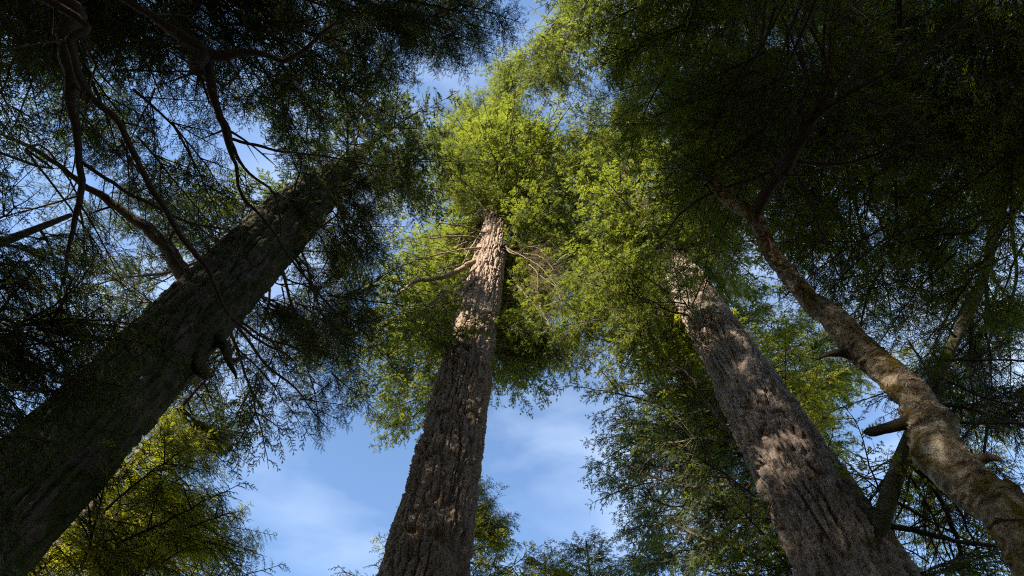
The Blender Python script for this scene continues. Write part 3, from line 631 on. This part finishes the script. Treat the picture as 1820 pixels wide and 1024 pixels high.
tQ, rQ = side_tree('hemlock_tree', 'dark hemlock canopy reaching in over the upper right corner', 1990, -120, 9.0, 26, .24, DARKBARK)
fill(tQ, rQ, [(1400, 0), (1820, 0), (1820, 420), (1600, 420), (1400, 200)], 70, (8, 12.5), 'hemlock', HEM, DARKBARK, lmin=1.3, lmax=2.8)
fill(tQ, rQ, [(1300, 0), (1820, 0), (1820, 480), (1500, 480), (1300, 300)], 36, (13, 20), 'fir', HEM, DARKBARK, lmin=2.0, lmax=4)
fill(tQ, rQ, [(1500, 380), (1820, 330), (1820, 640), (1650, 640), (1480, 480)], 50, (7, 11), 'hemlock', HEM, DARKBARK, lmin=1.2, lmax=2.4)
tS, rS = side_tree('hemlock_tree', 'dark hemlock overhanging the top edge right of the lit crowns', 1330, -420, 13.0, 26, .24, DARKBARK)
fill(tS, rS, [(1120, 0), (1500, 0), (1500, 400), (1260, 420), (1150, 330), (1130, 150)], 32, (15, 22), 'fir', HEM, DARKBARK, lmin=2.0, lmax=4.0)
fill(tS, rS, [(1300, 400), (1500, 380), (1640, 520), (1560, 640), (1420, 560)], 34, (9, 14), 'hemlock', HEM, DARKBARK, lmin=1.2, lmax=2.6)
fill(tS, rS, [(1170, 260), (1270, 240), (1330, 330), (1290, 400), (1200, 380)], 14, (6.5, 9), 'hemlock', HEM, DARKBARK, lmin=1.0, lmax=1.8)
tT, rT = side_tree('fir_tree', 'tall sunlit conifer overhanging the top of the frame right of the notch of sky', 1180, -260, 27, 38, .35, BARK)
fill(tT, rT, [(930, 70), (990, 10), (1010, 120), (940, 200), (890, 130)], 26, (24, 32), 'fir', FIR, lmin=1.2, lmax=2.8, allow=.10)
fill(tT, rT, [(940, 60), (1000, 15), (1130, 40), (1150, 330), (1010, 280), (960, 180)], 60, (22, 32), 'fir', FIR, lmin=1.6, lmax=4, fat=1.2)
fill(tS, rS, [(1080, 0), (1500, 0), (1500, 200), (1260, 420), (1140, 330), (1090, 150)], 66, (11, 15), 'hemlock', HEM, DARKBARK, lmin=1.2, lmax=2.8)
fill(tS, rS, [(1180, 380), (1340, 330), (1420, 480), (1300, 560), (1260, 600), (1230, 520)], 20, (9, 12.5), 'hemlock', HEM, DARKBARK, lmin=1.0, lmax=2.0)

# ------------------------------------------------------------------ tree hidden behind the right-hand trunk
def stand(name, label, px, py, D, H, r0, bark, group=None, lean=(0, 0)):
    p = at_r(px, py, D)
    rows = np.array([[p[0], p[1], 0, r0 * 1.25], [p[0], p[1], 1, r0], [p[0] + lean[0] * .5, p[1] + lean[1] * .5, H * .5, r0 * .65], [p[0] + lean[0], p[1] + lean[1], H, .02]])
    t = thing(name, label, 'tree', rows[0, :3], group); plain_trunk(t, rows, bark, seed=int(px + D))
    return t, rows
tD, rD = stand('fir_tree', 'bushy conifer behind the right-hand trunk, boughs spreading left over the clear sky', 1425, 860, 13.5, 27, .28, TWIG)
RD = [(1020, 690), (1110, 590), (1230, 640), (1320, 800), (1400, 1024), (1090, 1024), (1040, 880)]
fill(tD, rD, RD, 105, (11, 20), 'open', BLUE, lmin=1.8, lmax=3.8, fat=1.2, thick=.7)
fill(tD, rD, RD, 85, (11, 21), 'open', FIR, lmin=1.8, lmax=3.8, fat=1.2, thick=.7)
fill(tD, rD, [(1120, 540), (1200, 540), (1260, 680), (1320, 820), (1240, 800), (1140, 680)], 80, (16, 25), 'fir', YOUNG, lmin=1.5, lmax=3.2)
fill(tD, rD, [(1200, 830), (1400, 900), (1440, 1024), (1180, 1024)], 26, (8, 14), 'fir', FIR, lmin=1.5, lmax=3)
fill(tD, rD, [(1340, 580), (1480, 680), (1560, 800), (1560, 900), (1500, 880), (1400, 720)], 60, (14, 23), 'open', YOUNG, lmin=1.5, lmax=3.4)
for i, p in enumerate([[(1390, 975, 8), (1300, 970, 7), (1230, 948, 5), (1170, 915, 3)], [(1340, 858, 8), (1240, 866, 6), (1180, 855, 5), (1120, 830, 3)], [(1310, 785, 6), (1250, 780, 5), (1180, 790, 3)], [(1300, 770, 6), (1255, 715, 5), (1225, 668, 4), (1200, 650, 2)], [(1395, 985, 8), (1330, 1010, 6), (1290, 1040, 4)], [(1360, 895, 6), (1310, 920, 4), (1270, 960, 3)]]):
    limb(tD, [(x, y, 15.0 + .3 * k, w) for k, (x, y, w) in enumerate(p)], TWIG, 6, .2, 10, 130 + i, tw_len=1.0)

# ------------------------------------------------------------------ dark leaning trunk between the two right-hand trunks
tG = thing('leaning_tree', 'thin dark trunk slanting up rightward behind the peeling tree, with long bare branches', 'tree', at_r(1535, 1000, 9.3) * np.array([1, 1, 0]))
gp = [(1560, 950, 10.6, 36), (1578, 890, 10.7, 34), (1605, 810, 10.9, 31), (1650, 705, 11.2, 26), (1690, 620, 11.6, 22), (1735, 525, 12.2, 18), (1765, 440, 13, 13), (1790, 350, 14, 8), (1800, 280, 15, 4)]
rows = []
for px, py, d, w in gp:
    rl = math.sqrt(FPX ** 2 + (px - PW / 2) ** 2 + (py - PH / 2) ** 2); rows.append([*at_d(px, py, d), .42 * w * d / rl])
rG = np.vstack([[*tG.location, .20], rows]); _d = rG[1, :3] - rG[2, :3]; tG.location = Vector(rG[1, :3] - _d * rG[1, 2] / _d[2]); rG[0, :3] = tG.location; plain_trunk(tG, rG, BARK_L, 14, 120, .10, 5)
for i, p in enumerate([[(1565, 930, 11), (1640, 945, 10), (1700, 960, 8), (1790, 972, 6), (1840, 978, 4)], [(1620, 815, 9), (1665, 875, 9), (1690, 930, 8), (1705, 985, 7), (1715, 1040, 5)],
                       [(1655, 715, 7), (1720, 725, 6), (1780, 745, 5), (1840, 760, 3)], [(1650, 735, 7), (1720, 752, 7), (1790, 752, 6), (1850, 752, 4)], [(1590, 890, 7), (1645, 920, 5), (1690, 945, 4), (1740, 970, 2)],
                       [(1622, 800, 5), (1615, 860, 4), (1595, 925, 3)], [(1600, 800, 8), (1580, 845, 6), (1545, 890, 4)], [(1620, 850, 5), (1650, 900, 4), (1680, 970, 3), (1700, 1030, 2)],
                       [(1680, 640, 6), (1750, 640, 5), (1830, 642, 3)], [(1672, 670, 5), (1730, 700, 4), (1820, 730, 3)], [(1690, 880, 5), (1730, 960, 4), (1760, 1030, 3)],
                       [(1660, 690, 5), (1640, 640, 4), (1610, 600, 3)], [(1700, 600, 6), (1660, 560, 4), (1600, 540, 3)]]):
    limb(tG, [(x, y, 11.0 + .25 * k, w) for k, (x, y, w) in enumerate(p)], DARKBARK, 6, .2, 12, 150 + i, tw_len=.9)
GR = [(1590, 560), (1820, 480), (1820, 1024), (1640, 1024), (1560, 900)]
fill(tG, rG, GR, 46, (7, 13), 'hemlock', BLUE, DARKBARK, lmin=1.2, lmax=3.0, z_rise=(-1.5, .5))
tH, rH = stand('fir_tree', 'sunlit conifer far behind the slanting thin trunk at the lower right', 1500, 1000, 17, 28, .25, TWIG)
fill(tH, rH, [(1520, 780), (1820, 640), (1820, 1024), (1600, 1024)], 46, (8, 20), 'open', YOUNG, lmin=1.8, lmax=3.8, thick=.7)
fill(tH, rH, [(1560, 520), (1820, 420), (1820, 760), (1600, 760)], 26, (18, 27), 'open', FIR, lmin=1.8, lmax=3.8, thick=.7)

# ------------------------------------------------------------------ lower left: yellow-green young tree behind the mossy trunk
tE, rE = stand('hemlock_tree', 'glowing yellow-green young conifer at the lower left behind the mossy trunk', 88, 985, 9.5, 12.5, .11, DARKBARK)
for i, p in enumerate([[(88, 985, 12), (150, 962, 9), (220, 950, 7), (290, 920, 5), (350, 905, 3)], [(90, 975, 10), (140, 978, 9), (200, 1000, 5), (260, 1020, 3)], [(88, 985, 7), (92, 940, 6), (98, 900, 4)]]):
    limb(tE, [(x, y, 10.7, w) for x, y, w in p], DARKBARK, 6, .25, 9, 180 + i, tw_len=.6)
fill(tE, rE, [(150, 860), (240, 790), (330, 800), (420, 860), (450, 960), (470, 1024), (60, 1024)], 100, (5.5, 9.5), 'hemlock', YOUNG, DARKBARK, lmin=1.0, lmax=2.4, allow=.06)
fill(tE, rE, [(240, 750), (330, 720), (400, 760), (440, 860), (330, 830)], 24, (8.5, 12), 'hemlock', YOUNG, DARKBARK, lmin=1.0, lmax=2.2, allow=.06)
tE2, rE2 = stand('hemlock_tree', 'bluish shaded conifer standing behind the yellow-green young tree', 160, 765, 13, 20, .2, TWIG)
fill(tE2, rE2, [(60, 900), (250, 760), (400, 820), (460, 900), (485, 960), (460, 1024), (60, 1024)], 34, (8, 17), 'hemlock', BLUE, lmin=1.5, lmax=3.4, allow=.05)

# ------------------------------------------------------------------ clearing: conical tree behind the middle trunk and two young tops
fill(tD, rD, [(1300, 480), (1440, 520), (1540, 680), (1480, 740), (1360, 620)], 44, (18, 26), 'fir', FIR, lmin=1.8, lmax=3.6)
tF, rF2 = stand('fir_tree', 'pointed young conifer half hidden behind the middle trunk', 818, 1010, 15, 16.8, .15, TWIG)
crown(tF, rF2, 8.5, 16.5, 46, lambda f: 4.3 * (1 - f) ** .75 + .35, 'hemlock', BLUE, gaps=None, rise=(-.2, .3), fat=1.2)
crown(tF, rF2, 9, 16.5, 74, lambda f: 3.6 * (1 - f) ** .75 + .35, 'fir', YOUNG, gaps=None, rise=(-.2, .35), fat=.9)
bough(tF, trunk_at(rF2, 15.6)[:3], rF2[-1, :3] + [0, 0, .3], 'fir', YOUNG, gaps=None, fat=.5)
p = at_r(872, 872, 15)
def young_top(px, py, D, r0, label):
    t, rows = stand('young_spruce', label, px, py, D, float(at_r(px, py, D)[2]), r0, TWIG)
    H = rows[-1, 2]
    bough(t, trunk_at(rows, H - 1.0)[:3], rows[-1, :3] + [0, 0, .15], 'fir', BLUE, gaps=None, fat=.55)
    for i in range(26):
        z = H - .25 - 3.4 * (i / 26) ** 1.1; c = trunk_at(rows, z)[:3]; a = i * 2.4; ln = .45 + (H - z) * .42
        bough(t, c, c + np.array([math.cos(a), math.sin(a), .75 - .15 * (H - z) / 3]) * ln, 'fir', BLUE if i % 3 else YOUNG, gaps=None, fat=.8)
young_top(1042, 962, 13, .07, 'taller of the two young spruce tips poking into the clearing')
young_top(968, 985, 14, .07, 'shorter young spruce tip left of the taller one')

# ------------------------------------------------------------------ unseen trees added behind and beside the viewpoint to cast shade
def crown_mesh(name, seed, H, n, leaf, keep=.16, big=2.0, spots=((0, 0, 1),)):
    r = np.random.default_rng(seed); parts = []
    for (tx, ty, s) in spots:
        for i in range(n):
            Wv, Wf, V, F = PROTO[('fir', int(r.integers(4)))]
            V = V.reshape(-1, 3, 3)[r.random(len(V) // 3) < keep]; ctr = V.mean(1, keepdims=True); V = ((V - ctr) * big + ctr).reshape(-1, 3)
            f = (i + r.random()) / n; z = H * (.22 + .76 * f); ln = (4.4 * (1 - f) ** .42 + .5) / 3; a = r.uniform(0, 6.283); e = r.uniform(-.3, .1)
            c, q = math.cos(a), math.sin(a); P = V * ln; P[:, 2] += e * P[:, 0]
            P = np.stack([P[:, 0] * c - P[:, 1] * q + tx, P[:, 0] * q + P[:, 1] * c + ty, (P[:, 2] + z) * s], 1); parts.append((P, np.arange(len(P)).reshape(-1, 3)))
    return mesh_from(name, *join(parts), leaf, False)
shade_crown = crown_mesh('crown', 5, 27, 110, HEM, .42, 1.8)
where = ['close behind the viewpoint, to its left', 'behind the viewpoint, straight back', 'behind the viewpoint, deeper in the wood on the left', 'behind the viewpoint, far left', 'behind the viewpoint, far right', 'behind the viewpoint, tallest and deepest', 'left of the viewpoint, beyond the mossy trunk']
for i, (x, y, s) in enumerate([(-5.2, -6.0, 1.0), (0.6, -7.0, .92), (-9.0, -10.5, 1.12), (-13.5, -7.4, .9), (4.5, -11, 1.0), (-3.5, -11.5, 1.1), (-10.2, -3.6, .95)]):
    t = thing('hemlock_tree', 'tall unseen hemlock added for shade, ' + where[i], 'tree', (x, y, 0), 'unseen trees added for shade')
    rows = np.array([[x, y, 0, .5], [x, y, 1.2, .4], [x + .1, y, 14 * s, .26], [x, y, 27 * s, .03]]); plain_trunk(t, rows, DARKBARK, seed=i)
    c = link('crown', shade_crown, t); c['kind'] = 'stuff'; c.scale = (s, s, s) if i < 6 else (.62, .62, s); c.rotation_euler = (0, 0, i * 1.3)
spots = []  # unseen ring of trees, added to block low light from the horizon
for k in range(64):
    a = k / 64 * 2 * math.pi + RNG.normal() * .03; r = RNG.uniform(31, 40); spots.append((r * math.sin(a), r * math.cos(a), RNG.uniform(.8, 1.05)))
far = link('shade_forest_ring', crown_mesh('shade_forest_ring', 8, 22, 14, HEM, .05, 7.0, spots)); far['kind'] = 'stuff'
print('boughs', BOUGHS, 'objects', len(bpy.data.objects), 'tris', sum(len(m.polygons) * (2 if len(m.polygons) and m.polygons[0].loop_total == 4 else 1) for m in bpy.data.meshes))
